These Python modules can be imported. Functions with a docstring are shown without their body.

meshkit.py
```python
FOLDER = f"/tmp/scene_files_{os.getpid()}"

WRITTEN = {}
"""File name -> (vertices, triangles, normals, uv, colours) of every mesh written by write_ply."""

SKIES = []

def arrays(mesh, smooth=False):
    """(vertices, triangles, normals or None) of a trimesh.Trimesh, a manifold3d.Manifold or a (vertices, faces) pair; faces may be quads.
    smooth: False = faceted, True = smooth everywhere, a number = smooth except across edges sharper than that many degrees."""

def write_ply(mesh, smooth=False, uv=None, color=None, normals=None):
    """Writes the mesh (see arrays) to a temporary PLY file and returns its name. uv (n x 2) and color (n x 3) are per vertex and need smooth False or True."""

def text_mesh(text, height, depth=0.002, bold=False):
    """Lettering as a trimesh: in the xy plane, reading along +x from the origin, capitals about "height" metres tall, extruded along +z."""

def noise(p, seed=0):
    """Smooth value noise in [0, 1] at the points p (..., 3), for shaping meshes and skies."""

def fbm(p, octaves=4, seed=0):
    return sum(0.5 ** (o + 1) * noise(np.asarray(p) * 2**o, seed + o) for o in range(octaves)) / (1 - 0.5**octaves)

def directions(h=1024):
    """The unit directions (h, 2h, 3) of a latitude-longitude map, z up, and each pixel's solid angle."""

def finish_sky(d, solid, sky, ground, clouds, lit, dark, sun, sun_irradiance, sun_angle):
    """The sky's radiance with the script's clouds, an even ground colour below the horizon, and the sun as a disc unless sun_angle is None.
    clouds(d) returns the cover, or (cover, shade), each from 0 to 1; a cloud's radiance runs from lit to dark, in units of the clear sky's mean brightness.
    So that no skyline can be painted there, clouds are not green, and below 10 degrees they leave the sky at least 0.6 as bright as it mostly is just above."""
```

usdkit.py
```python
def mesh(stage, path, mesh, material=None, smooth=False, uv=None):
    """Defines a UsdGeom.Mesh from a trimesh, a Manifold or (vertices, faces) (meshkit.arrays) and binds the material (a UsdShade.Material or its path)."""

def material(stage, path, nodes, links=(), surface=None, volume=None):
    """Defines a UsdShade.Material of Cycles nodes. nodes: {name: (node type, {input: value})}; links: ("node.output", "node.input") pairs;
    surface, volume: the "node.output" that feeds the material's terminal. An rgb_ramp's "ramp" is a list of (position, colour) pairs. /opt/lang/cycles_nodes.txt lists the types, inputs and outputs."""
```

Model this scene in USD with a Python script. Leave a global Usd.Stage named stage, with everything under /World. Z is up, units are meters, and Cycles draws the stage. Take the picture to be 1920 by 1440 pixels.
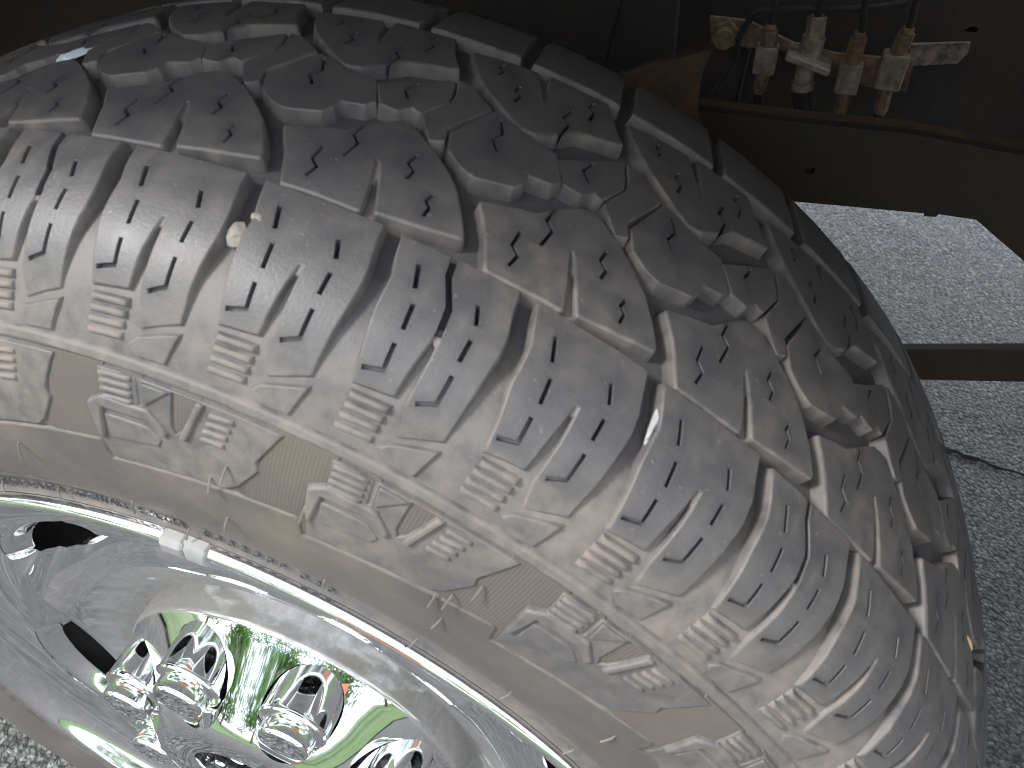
import math, random
import numpy as np, shapely, trimesh, manifold3d as m3, usdkit, meshkit
from scipy.interpolate import CubicSpline
from scipy.spatial import cKDTree
from shapely.geometry import Polygon, LineString, box as sbox
from shapely.ops import unary_union
from shapely import affinity
from pxr import Usd, UsdGeom, UsdLux, UsdShade, Gf, Sdf, Vt

random.seed(7); RNG = np.random.default_rng(7)
stage = Usd.Stage.CreateInMemory()
UsdGeom.SetStageUpAxis(stage, UsdGeom.Tokens.z); UsdGeom.SetStageMetersPerUnit(stage, 1)
UsdGeom.Xform.Define(stage, '/World'); UsdGeom.Scope.Define(stage, '/World/Looks')

# ------------------------------------------------------------------ camera, sky, sun, exposure
CAM = np.array([0.15100349, -0.27760649, 0.94875803])
ROT = np.array([[0.93723215, 0.33069347, 0.11062429], [0.31155132, -0.65162151, -0.69161057], [-0.15662593, 0.68266481, -0.71374861]])
EXPOSURE = 1.85
cam = UsdGeom.Camera.Define(stage, '/World/camera')
r_, d_, f_ = ROT
cam.AddTransformOp().Set(Gf.Matrix4d(*[*map(float, r_), 0, *map(float, -d_), 0, *map(float, -f_), 0, *map(float, CAM), 1]))
cam.CreateHorizontalApertureAttr(36.0); cam.CreateVerticalApertureAttr(27.0)
cam.CreateFocalLengthAttr(36.0 * 1505.96 / 1920.0)
cam.CreateFStopAttr(20.0); cam.CreateFocusDistanceAttr(.50)
cam.CreateClippingRangeAttr(Gf.Vec2f(0.01, 500)); cam.CreateExposureAttr(EXPOSURE)
SUN = np.array([-0.75, -0.50, 0.90]); SUN /= np.linalg.norm(SUN)
SKY_K, SUN_I = 0.15, 0.40
usdkit.material(stage, '/World/Looks/sky', {
    's': ('sky_texture', {'sky_type': 'single_scattering', 'sun_disc': False, 'sun_elevation': float(math.asin(SUN[2])), 'sun_rotation': float(math.atan2(SUN[0], SUN[1])), 'aerosol_density': 2.0}),
    'co': ('texture_coordinate', {}), 'cn': ('noise_texture', {'scale': 2.2, 'detail': 5, 'roughness': .55}),
    'cr': ('rgb_ramp', {'ramp': [(.30, (0, 0, 0)), (.55, (1, 1, 1))]}), 'bw': ('rgb_to_bw', {}),
    'mx': ('mix_color', {'blend_type': 'mix', 'b': (6.2, 6.4, 6.7), 'use_clamp': False}),
    'b': ('background_shader', {'strength': SKY_K})},
    [('co.generated', 'cn.vector'), ('cn.fac', 'cr.fac'), ('cr.color', 'bw.color'), ('bw.val', 'mx.fac'), ('s.color', 'mx.a'), ('mx.result', 'b.color')], surface='b.background')
dome = UsdLux.DomeLight.Define(stage, '/World/sky'); dome.CreateIntensityAttr(1.0)
UsdShade.MaterialBindingAPI.Apply(dome.GetPrim()).Bind(UsdShade.Material.Get(stage, '/World/Looks/sky'))
dome.GetPrim().SetCustomDataByKey('kind', 'structure'); dome.GetPrim().SetCustomDataByKey('label', 'bright hazy daylight sky'); dome.GetPrim().SetCustomDataByKey('category', 'sky')
sun = UsdLux.DistantLight.Define(stage, '/World/sun')
sun.CreateIntensityAttr(SUN_I); sun.CreateAngleAttr(12.0); sun.CreateNormalizeAttr(True); sun.CreateColorAttr(Gf.Vec3f(1.0, .985, .96))
_z = SUN; _x = np.cross([0, 0, 1], _z); _x /= np.linalg.norm(_x); _y = np.cross(_z, _x)
sun.AddTransformOp().Set(Gf.Matrix4d(*[*map(float, _x), 0, *map(float, _y), 0, *map(float, _z), 0, 0, 0, 5, 1]))

# ------------------------------------------------------------------ helpers
_used = {}
def path_for(name, parent):
    base = (str(parent.GetPath()) if parent is not None else '/World') + '/'
    k = _used.get(base + name, -1) + 1; _used[base + name] = k
    return base + (name if k == 0 else f'{name}_{k:03d}')
def tag(prim, label=None, cat=None, group=None, kind=None):
    for k, v in (('label', label), ('category', cat), ('group', group), ('kind', kind)):
        if v: prim.SetCustomDataByKey(k, v)
    return prim
def empty(name, loc=(0, 0, 0), parent=None):
    x = UsdGeom.Xform.Define(stage, path_for(name, parent)); x.AddTranslateOp().Set(Gf.Vec3d(*map(float, loc)))
    return x.GetPrim()
def obj(name, mesh, mat, parent=None, smooth=False, label=None):
    m = usdkit.mesh(stage, path_for(name, parent), mesh, M[mat], smooth=smooth)
    p = m.GetPrim()
    if label: p.SetCustomDataByKey('label', label)
    return p
def cat(ms): return trimesh.util.concatenate([trimesh.Trimesh(*meshkit.arrays(m)[:2], process=False) for m in ms])
def tm(m): return trimesh.Trimesh(*meshkit.arrays(m)[:2], process=False)

# ------------------------------------------------------------------ materials
M = {}
def mat(name, nodes, links, surface='p.BSDF'): M[name] = usdkit.material(stage, '/World/Looks/' + name, nodes, links, surface=surface)
def rubber(name, base, dust, rough=.55, dscale=125.0, gain=1.0):
    mat(name, {
        'g': ('geometry', {}), 'a': ('attribute', {'attribute': 'dust'}),
        'n': ('noise_texture', {'scale': dscale, 'detail': 6, 'roughness': .6}), 'n2': ('noise_texture', {'scale': 14.0, 'detail': 4}),
        'n3': ('noise_texture', {'scale': 900.0, 'detail': 2}),
        'm1': ('map_range', {'from_min': .3, 'from_max': .7, 'to_min': .35, 'to_max': 1.55}), 'm2': ('map_range', {'from_min': .3, 'from_max': .7, 'to_min': .5, 'to_max': 1.3}),
        'k': ('math', {'math_type': 'multiply'}), 'k2': ('math', {'math_type': 'multiply'}), 'k3': ('math', {'math_type': 'multiply', 'value2': gain, 'use_clamp': True}),
        'c': ('rgb_ramp', {'ramp': [(0, base), (.42, tuple(.55 * (x + sum(dust) / 3) * .62 for x in dust)), (1, dust)]}),
        'hue': ('mix_color', {'blend_type': 'mix', 'a': (.95, .96, 1.02), 'b': (1.04, 1.0, .96)}), 'cm': ('mix_color', {'blend_type': 'multiply', 'fac': 1.0}),
        'rr': ('map_range', {'from_min': 0, 'from_max': 1, 'to_min': rough, 'to_max': .85}),
        'sp': ('noise_texture', {'scale': 420.0, 'detail': 2}), 'sm': ('map_range', {'from_min': .66, 'from_max': .74, 'to_min': 0, 'to_max': .55, 'clamp': True}), 'mxx': ('math', {'math_type': 'maximum'}), 'b': ('bump', {'strength': .3, 'distance': .0004}), 'b2': ('bump', {'strength': .06, 'distance': .0015}),
        'p': ('principled_bsdf', {'specular_ior_level': .5})},
        [('g.position', 'n.vector'), ('g.position', 'n2.vector'), ('g.position', 'n3.vector'), ('n.fac', 'm1.value'), ('n2.fac', 'm2.value'),
         ('m1.result', 'k.value1'), ('m2.result', 'k.value2'), ('k.value', 'k2.value1'), ('a.fac', 'k2.value2'), ('k2.value', 'k3.value1'), ('k3.value', 'mxx.value1'), ('g.position', 'sp.vector'), ('sp.fac', 'sm.value'), ('sm.result', 'mxx.value2'), ('mxx.value', 'c.fac'),
         ('n2.fac', 'hue.fac'), ('c.color', 'cm.a'), ('hue.result', 'cm.b'), ('cm.result', 'p.base_color'), ('k3.value', 'rr.value'), ('rr.result', 'p.roughness'),
         ('n3.fac', 'b.height'), ('n.fac', 'b2.height'), ('b.normal', 'b2.normal'), ('b2.normal', 'p.normal')])
rubber('rubber', (.048, .048, .051), (.150, .131, .116), rough=.47)
rubber('band_rubber', (.052, .047, .043), (.125, .106, .091), rough=.5, dscale=30.0)
# fine radial serrations on the sunk sidewall panels are real relief too fine to build: a wave on the angle
mat('serrated', {
    'g': ('geometry', {}), 'sx': ('separate_xyz', {}), 'zz': ('math', {'math_type': 'subtract', 'value2': .4}), 'at': ('math', {'math_type': 'arctan2'}),
    'fr': ('math', {'math_type': 'multiply', 'value2': 1500.0}), 'sn': ('math', {'math_type': 'sine'}),
    'n': ('noise_texture', {'scale': 40.0, 'detail': 4}), 'c': ('mix_color', {'blend_type': 'mix', 'a': (.066, .057, .050), 'b': (.100, .087, .076)}),
    'b': ('bump', {'strength': .16, 'distance': .0003}), 'p': ('principled_bsdf', {'roughness': .75, 'specular_ior_level': .4})},
    [('g.position', 'sx.vector'), ('sx.z', 'zz.value1'), ('sx.x', 'at.value1'), ('zz.value', 'at.value2'), ('at.value', 'fr.value1'), ('fr.value', 'sn.value1'),
     ('g.position', 'n.vector'), ('n.fac', 'c.fac'), ('sn.value', 'b.height'), ('b.normal', 'p.normal'), ('c.result', 'p.base_color')])
def plain(name, col, rough=.6, metal=0.0, var=.25, scale=30.0, bump=0.0, spec=.5, col2=None):
    c2 = col2 or tuple(c * (1 - var) for c in col)
    mat(name, {'g': ('geometry', {}), 'n': ('noise_texture', {'scale': scale, 'detail': 6, 'roughness': .65}), 'r': ('map_range', {'from_min': .35, 'from_max': .65, 'clamp': True}),
               'c': ('mix_color', {'blend_type': 'mix', 'a': c2, 'b': col}), 'b': ('bump', {'strength': bump, 'distance': .003}),
               'p': ('principled_bsdf', {'roughness': rough, 'metallic': metal, 'specular_ior_level': spec})},
        [('g.position', 'n.vector'), ('n.fac', 'r.value'), ('r.result', 'c.fac'), ('c.result', 'p.base_color'), ('n.fac', 'b.height'), ('b.normal', 'p.normal')])
def chrome(name, dirt, rough=.03, scale=45.0, lo=.5, hi=.75, dirtcol=(.16, .15, .135), band=None):
    nodes = {'g': ('geometry', {}), 'n': ('noise_texture', {'scale': scale, 'detail': 8, 'roughness': .7}), 'n2': ('noise_texture', {'scale': 700.0, 'detail': 3}),
             'nb': ('noise_texture', {'scale': 14.0, 'detail': 2}), 'b': ('bump', {'strength': .02, 'distance': .001}),
             'f': ('map_range', {'from_min': lo, 'from_max': hi, 'to_min': 0, 'to_max': dirt, 'clamp': True}),
             'sp': ('map_range', {'from_min': .62, 'from_max': .75, 'to_min': 0, 'to_max': dirt, 'clamp': True}), 'mx': ('math', {'math_type': 'maximum'}),
             'ch': ('principled_bsdf', {'base_color': (.78, .79, .81), 'metallic': 1.0, 'roughness': rough}),
             'd': ('principled_bsdf', {'base_color': dirtcol, 'roughness': .7}), 'm': ('mix_closure', {})}
    links = [('g.position', 'n.vector'), ('g.position', 'n2.vector'), ('g.position', 'nb.vector'), ('nb.fac', 'b.height'), ('b.normal', 'ch.normal'), ('n.fac', 'f.value'), ('n2.fac', 'sp.value'),
             ('f.result', 'mx.value1'), ('sp.result', 'mx.value2'), ('ch.BSDF', 'm.closure1'), ('d.BSDF', 'm.closure2')]
    if band:      # grime that gathers in a ring round the hub: (radius where it begins, where it is full, amount)
        nodes.update({'sx': ('separate_xyz', {}), 'zz': ('math', {'math_type': 'subtract', 'value2': .4}), 'x2': ('math', {'math_type': 'multiply'}), 'z2': ('math', {'math_type': 'multiply'}),
                      'ad': ('math', {'math_type': 'add'}), 'rr': ('math', {'math_type': 'sqrt'}), 'bd': ('map_range', {'from_min': band[0], 'from_max': band[1], 'to_min': 0, 'to_max': 1, 'clamp': True}),
                      'bn': ('map_range', {'from_min': .36, 'from_max': .60, 'to_min': band[2] * .75, 'to_max': band[2], 'clamp': True}), 'bm': ('math', {'math_type': 'multiply'}), 'm2': ('math', {'math_type': 'maximum'})})
        links += [('g.position', 'sx.vector'), ('sx.z', 'zz.value1'), ('sx.x', 'x2.value1'), ('sx.x', 'x2.value2'), ('zz.value', 'z2.value1'), ('zz.value', 'z2.value2'), ('x2.value', 'ad.value1'), ('z2.value', 'ad.value2'),
                  ('ad.value', 'rr.value1'), ('rr.value', 'bd.value'), ('n.fac', 'bn.value'), ('bd.result', 'bm.value1'), ('bn.result', 'bm.value2'), ('mx.value', 'm2.value1'), ('bm.value', 'm2.value2'), ('m2.value', 'm.fac')]
    else: links.append(('mx.value', 'm.fac'))
    mat(name, nodes, links, surface='m.closure')
chrome('chrome', .3, rough=.03, scale=110, lo=.5, hi=.85, dirtcol=(.12, .12, .12))
chrome('chrome_dusty', .30, rough=.07, scale=120, lo=.50, hi=.80, dirtcol=(.12, .117, .113), band=(.160, .140, .7))
chrome('chrome_cap', .35, rough=.035, scale=80, lo=.5, hi=.8, dirtcol=(.105, .10, .095), band=(.1166, .1178, .85))
plain('cast_dark', (.02, .018, .016), .8, scale=60)
plain('tar', (.018, .018, .018), .95, spec=.05)
plain('lead', (.27, .27, .265), .5, .2, var=.2, scale=90)
plain('frame_black', (.012, .0112, .0105), .65, 0, scale=17, bump=.5, col2=(.022, .014, .009))
plain('frame_rail', (.0100, .0085, .0072), .6, 0, scale=26, bump=.4, col2=(.021, .012, .007))
plain('rust', (.075, .042, .020), .8, 0, scale=45, bump=.4, col2=(.028, .019, .013))
plain('fitting', (.26, .225, .19), .65, .2, scale=120, bump=.5, col2=(.13, .10, .075))
plain('fitting_rust', (.19, .125, .075), .75, .1, scale=150, bump=.5, col2=(.08, .05, .032))
plain('pink_tab', (.26, .20, .18), .7, 0, scale=160, bump=.5, col2=(.05, .045, .04))
plain('hose', (.014, .014, .014), .85, 0, scale=90, bump=.2)
plain('stone', (.20, .185, .165), .8, 0, scale=300, bump=.3)
plain('yellow_stone', (.50, .37, .2), .8, 0, scale=300, bump=.3)
plain('blue_scrap', (.62, .70, .78), .5, 0, var=.08, scale=100)
plain('mud_pale', (.34, .34, .335), .8, 0, scale=250, bump=.4)
plain('liner', (.02, .02, .021), .7, 0, scale=20, bump=.2)
plain('body_red', (.55, .10, .03), .3, 0, var=.08, scale=3)
plain('orange_steel', (.60, .20, .11), .45, 0, var=.12, scale=3)
plain('bark', (.09, .065, .045), .9, 0, scale=14, bump=.6)
plain('lawn', (.075, .135, .035), .9, 0, scale=4, bump=.6, col2=(.035, .075, .018))
mat('leaf', {'oi': ('object_info', {}), 'g': ('geometry', {}), 'c': ('mix_color', {'blend_type': 'mix', 'a': (.035, .10, .015), 'b': (.10, .20, .035)}),
             'p': ('principled_bsdf', {'roughness': .5}), 't': ('translucent_bsdf', {'color': (.12, .28, .03)}), 'm': ('mix_closure', {'fac': .35})},
    [('g.random_per_island', 'c.fac'), ('c.result', 'p.base_color'), ('p.BSDF', 'm.closure1'), ('t.BSDF', 'm.closure2')], surface='m.closure')
mat('asphalt', {'g': ('geometry', {}), 'v': ('voronoi_texture', {'scale': 170.0, 'feature': 'f1', 'randomness': 1.0}), 'v2': ('voronoi_texture', {'scale': 180.0}),
                'n': ('noise_texture', {'scale': 260.0, 'detail': 3}), 'jn': ('noise_texture', {'scale': 130.0, 'detail': 3}), 'vs': ('vector_math', {'math_type': 'multiply', 'vector2': (.008, .008, .008)}), 'va': ('vector_math', {'math_type': 'add'}), 'wn': ('white_noise_texture', {}),
                'cr': ('rgb_ramp', {'ramp': [(0, (.075, .076, .076)), (.5, (.105, .108, .107)), (.85, (.15, .154, .152)), (1, (.22, .224, .22))]}),
                'gap': ('map_range', {'from_min': .35, 'from_max': .75, 'to_min': 1.0, 'to_max': .25, 'clamp': True}), 'cm': ('mix_color', {'blend_type': 'multiply', 'fac': 1.0}),
                'hi': ('math', {'math_type': 'multiply', 'value2': -1.0}), 'b': ('bump', {'strength': .9, 'distance': .006}), 'b2': ('bump', {'strength': .3, 'distance': .002}),
                'p': ('principled_bsdf', {'roughness': .75})},
    [('g.position', 'jn.vector'), ('g.position', 'va.vector1'), ('jn.color', 'vs.vector1'), ('vs.vector', 'va.vector2'), ('va.vector', 'v.vector'), ('g.position', 'n.vector'), ('v.color', 'wn.vector'), ('wn.value', 'cr.fac'), ('v.distance', 'gap.value'), ('cr.color', 'cm.a'), ('gap.result', 'cm.b'),
     ('cm.result', 'p.base_color'), ('v.distance', 'hi.value1'), ('hi.value', 'b.height'), ('n.fac', 'b2.height'), ('b.normal', 'b2.normal'), ('b2.normal', 'p.normal')])

# ------------------------------------------------------------------ tyre surface: profile (w = outward, r) by arc length s, angle by pitch u
TH0, D, NP = -0.22713702912772724, 0.1259154015109299, 51
w = np.linspace(.011, .088, 12)
_pts = np.array([(a, .4025 - 1.34 * (a - .011) ** 2) for a in w] + [(.100, .3905), (.112, .3835), (.1215, .3735), (.1285, .3620), (.1340, .3505), (.1382, .3370), (.1410, .3220), (.1420, .3060), (.1408, .2900), (.1378, .2740), (.1345, .2620), (.1334, .2545), (.1344, .2502)])
_s = np.r_[0, np.cumsum(np.hypot(*np.diff(_pts, axis=0).T))]
_kc = 1.34 / 1.17 ** 2; _we = np.linspace(.011, -.104, 16)
_in = np.vstack([np.stack([_we, .4025 - _kc * (_we - .011) ** 2], 1), np.stack([-.104 - (_pts[12:, 0] - .088), _pts[12:, 1] + (.4025 - _kc * .115 ** 2) - _pts[11, 1]], 1)]); _si = np.r_[0, np.cumsum(np.hypot(*np.diff(_in, axis=0).T))]
CS = CubicSpline(np.r_[-_si[:0:-1], _s], np.vstack([_in[:0:-1], _pts]))
SMAX, SMIN = _s[-1], -_si[-1]; UM = D * .4; U_HI = 15.0
def theta(u):
    u = np.asarray(u, float)
    return TH0 + D * u + np.where(u > U_HI, (u - U_HI) * ((2 * math.pi - D * (U_HI + 6)) / (NP - U_HI - 6) - D), 0)
def surf(u, s, h):          # point on the tyre about the wheel's centre
    q = CS(s); t = CS(s, 1); n = np.stack([-t[..., 1], t[..., 0]], -1); n /= np.linalg.norm(n, axis=-1, keepdims=True)
    q = q + n * np.asarray(h)[..., None]; th = theta(u)
    return np.stack([q[..., 1] * np.sin(th), -q[..., 0], q[..., 1] * np.cos(th)], -1)
def eff(s): return np.where(np.asarray(s) < 0, np.maximum(-np.asarray(s) - .027, 0), s)      # the inner shoulder lies farther from the middle
def depth(s):               # groove depth under the running surface
    return np.interp(eff(s), [0, .080, .096, .108, .122, .138, .5], [.0064, .0066, .0050, .0032, .0014, .0004, .0002])
def dust_at(s): return np.interp(eff(s), [0, .07, .10, .118, .135, .19, .24], [.26, .26, .18, .36, .70, .60, .34])

def contours(P):
    out = []
    for g in getattr(P, 'geoms', [P]):
        if g.is_empty or g.geom_type != 'Polygon' or g.area < 1e-10: continue
        e = np.array(g.exterior.coords)[:-1]; A = np.roll(e, -1, 0)
        if (e[:, 0] * A[:, 1] - A[:, 0] * e[:, 1]).sum() < 0: e = e[::-1]
        out.append(e)
        for i in g.interiors:
            e = np.array(i.coords)[:-1]; A = np.roll(e, -1, 0)
            if (e[:, 0] * A[:, 1] - A[:, 0] * e[:, 1]).sum() > 0: e = e[::-1]
            out.append(e)
    return out
def block_mesh(P, cuts, h, ch, base, draft=.0011, L=.009, seg=.0035):
    """P: outline in flat metres (x = u * UM, y = s); returns points (u, s, h), triangles and which ring each point is of"""
    def cut(Q, b=0): return Q.difference(cuts.buffer(b) if b else cuts) if cuts is not None else Q
    rings = [(cut(P.buffer(draft, join_style=2), -.00015), None), (cut(P), h - ch), (cut(P.buffer(-ch * .30), .00003), h - ch * .30), (cut(P.buffer(-ch), .00006), h)]
    C = [contours(R.simplify(.00001).segmentize(seg)) for R, _ in rings]
    V, F, K, off = [], [], [], 0
    start = []
    for k, cs in enumerate(C):
        start.append(off)
        for c in cs: V.append(c); K.append(np.full(len(c), k)); off += len(c)
    V = np.vstack(V); K = np.concatenate(K)
    for k in range(3):
        polys = [c for c in C[k]] + [c[::-1] for c in C[k + 1]]
        if not polys: continue
        idx = np.concatenate([np.arange(len(c)) + 0 for c in polys]); ids = []; a = start[k]
        for c in C[k]: ids.append(np.arange(a, a + len(c))); a += len(c)
        a = start[k + 1]
        for c in C[k + 1]: ids.append(np.arange(a, a + len(c))[::-1]); a += len(c)
        t = m3.triangulate([np.ascontiguousarray(c) for c in polys]); F.append(np.concatenate(ids)[np.asarray(t)])
    R3 = unary_union([Polygon(c) for c in C[3] if (c[:, 0] * np.roll(c[:, 1], -1) - np.roll(c[:, 0], -1) * c[:, 1]).sum() > 0]) if C[3] else None
    if R3 is not None:                 # the face is cut into small cells so that its triangles follow the curve
        hl = [c for c in C[3] if (c[:, 0] * np.roll(c[:, 1], -1) - np.roll(c[:, 0], -1) * c[:, 1]).sum() < 0]
        if hl: R3 = R3.difference(unary_union([Polygon(c) for c in hl]))
        shapely.prepare(R3); x0, y0, x1, y1 = R3.bounds
        for xa in np.arange(x0 - .0003, x1, L):
            col = R3.intersection(sbox(xa, y0 - .001, xa + L, y1 + .001))
            if col.is_empty: continue
            for ya in np.arange(col.bounds[1] // L * L, col.bounds[3], L):
                cc = contours(col.intersection(sbox(xa - 1e-9, ya, xa + L + 1e-9, ya + L)))
                if not cc: continue
                tt = np.asarray(m3.triangulate([np.ascontiguousarray(c) for c in cc])); F.append(tt + len(V)); V = np.vstack([V, *cc]); K = np.r_[K, np.full(sum(map(len, cc)), 3)]
    F = np.vstack(F); s = V[:, 1]
    z = np.where(K == 0, -base(s) - .0008, np.where(K == 1, h - ch, np.where(K == 2, h - ch * .3, h)))
    return V[:, 0] / UM, s, z, F[:, ::-1], K
def poly(pts): return Polygon([(u * UM, s * .001) for u, s in pts]).buffer(0)
def rough_edge(P, amp, seed):
    Q = P.segmentize(.004)
    def j(c):
        c = np.array(c)[:-1]; n = np.stack([meshkit.fbm(np.c_[c * 90, np.full(len(c), seed * 3.7)], 2, 5 + k) - .5 for k in (0, 1)], 1)
        return c + n * amp * 2
    return Polygon(j(Q.exterior.coords), [j(i.coords) for i in Q.interiors]).buffer(0)
def line(pts, wd=.0009): return LineString([(u * UM, s * .001) for u, s in pts]).buffer(wd / 2, cap_style=2, join_style=2)
def set_dust(prim, verts, dust, V):
    d = dust[cKDTree(V).query(verts)[1]]
    UsdGeom.PrimvarsAPI(prim).CreatePrimvar('dust', Sdf.ValueTypeNames.FloatArray, 'vertex').Set(Vt.FloatArray.FromNumpy(d.astype(np.float32)))
def make_piece(P, cuts=None, h=0.0, ch=.0009, base=depth, top_dust=None, wall_dust=.55, seed=0, warp=.00035, jag=.0004, L=.009):
    if jag: P = rough_edge(P, jag, seed)
    u, s, z, F, K = block_mesh(P, cuts, h, ch, base, L=L)
    if warp: z = z + np.where(K > 0, (meshkit.fbm(np.c_[u * 2.2, s * 45, np.full(len(s), seed * .01)], 3, 11) - .5) * 2 * warp, 0)
    V = surf(u, s, z); NT = surf(u, s, z + .01) - V; NT /= np.linalg.norm(NT, axis=1, keepdims=True)
    fade = np.interp(u, [2.5, 8], [1.0, .55]); td = (dust_at(s) if top_dust is None else np.full(len(s), top_dust)) * np.where(eff(s) > .1, fade, 1)
    edge = meshkit.fbm(np.c_[u * 9, s * 180, np.full(len(s), seed * .37)], 3, 3)
    dust = np.where(K == 0, wall_dust * .5, np.where(K == 1, wall_dust * (.2 + 3.0 * np.clip(edge - .25, 0, .6)), np.where(K == 2, td + .5 * np.clip((edge - .5) * 6, 0, 1), td)))
    if cuts is not None and not cuts.is_empty:
        near = shapely.distance(shapely.points(u * UM, s), cuts) < .0012
        dust = np.where(near, np.minimum(dust, .04), dust)
    return V, F, dust, K, NT
def write_piece(pth, V, F, dust, K, NT, mt):
    wall = K[F].min(1) == 0
    fn = np.cross(V[F[:, 1]] - V[F[:, 0]], V[F[:, 2]] - V[F[:, 0]]); fl = (fn * NT[F[:, 0]]).sum(1) < 0
    top = F[~wall]; n = np.zeros_like(V); fnt = fn[~wall] / np.maximum(np.linalg.norm(fn[~wall], axis=1, keepdims=True), 1e-12)
    ar = np.minimum(np.linalg.norm(fn[~wall], axis=1, keepdims=True), 1e-6) * fnt; ok = K[top].min(1) < 3
    for q in range(3): np.add.at(n, top[ok][:, q], ar[ok])
    n /= np.maximum(np.linalg.norm(n, axis=1, keepdims=True), 1e-12)
    n = np.where((K == 3)[:, None], NT, n * 1.0 + NT * .25); n /= np.maximum(np.linalg.norm(n, axis=1, keepdims=True), 1e-12)
    use = np.unique(top); mp = np.full(len(V), -1); mp[use] = np.arange(len(use))
    P_, N_, D_, F_ = [V[use]], [n[use]], [dust[use]], [mp[top]]
    if wall.any():
        wv, wf, wn = meshkit.arrays((V, F[wall]), 40); P_.append(wv); N_.append(wn); F_.append(wf + len(use)); D_.append(dust[cKDTree(V).query(wv)[1]])
    P_, N_, D_, F_ = np.vstack(P_), np.vstack(N_), np.concatenate(D_), np.vstack(F_)
    m = UsdGeom.Mesh.Define(stage, pth); m.CreatePointsAttr(Vt.Vec3fArray.FromNumpy(P_.astype(np.float32))); m.CreateSubdivisionSchemeAttr('none')
    m.CreateFaceVertexCountsAttr(Vt.IntArray.FromNumpy(np.full(len(F_), 3, np.int32))); m.CreateFaceVertexIndicesAttr(Vt.IntArray.FromNumpy(F_.astype(np.int32).ravel()))
    m.CreateNormalsAttr(Vt.Vec3fArray.FromNumpy(N_.astype(np.float32))); m.SetNormalsInterpolation('vertex')
    UsdShade.MaterialBindingAPI.Apply(m.GetPrim()).Bind(M[mt])
    UsdGeom.PrimvarsAPI(m).CreatePrimvar('dust', Sdf.ValueTypeNames.FloatArray, 'vertex').Set(Vt.FloatArray.FromNumpy(D_.astype(np.float32)))
    return m.GetPrim()
def put_piece(name, parent, piece, mt='rubber', label=None):
    p = write_piece(path_for(name, parent), *piece, mt)
    if label: p.SetCustomDataByKey('label', label)
    return p

# tread pattern, one J pitch (1.5 u) of the intermediate and centre rows, one u of the shoulder row, two u of the sidewall
B_ = [(2.14, 65), (2.06, 56), (2.01, 50), (1.875, 39.5), (2.13, 34), (2.24, 32), (2.36, 24), (2.50, 17.5), (2.60, 16.5), (2.73, 20.5), (2.86, 25.5), (3.02, 32.5), (3.155, 40), (3.285, 50), (3.36, 57.5), (3.12, 60), (2.81, 62.3), (2.71, 50), (2.64, 42), (2.575, 37), (2.535, 40), (2.62, 54), (2.67, 64.3), (2.35, 64.5)]
B_S = [[(2.330, 23), (2.311, 32.2), (2.384, 35.4), (2.358, 44.7)], [(2.194, 43.0), (2.190, 50.8), (2.262, 54.0), (2.239, 60)], [(2.786, 30), (2.772, 36), (2.842, 38.8), (2.831, 44)], [(3.052, 46), (3.036, 50), (3.084, 52.2), (3.078, 57)]]
C1_ = [(1.40, 11), (1.55, -14), (1.83, -7.5), (2.11, -5.5), (2.235, 8.5), (2.20, 12), (2.01, 14), (2.01, 20), (1.97, 24), (1.72, 28), (1.60, 26), (1.47, 21)]
C2_ = [(2.175, -4), (2.34, -12), (2.60, -25.5), (2.655, -15.5), (2.675, -9.5), (2.575, 4.3), (2.50, 2.5), (2.43, 8.5), (2.30, 8)]
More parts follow.
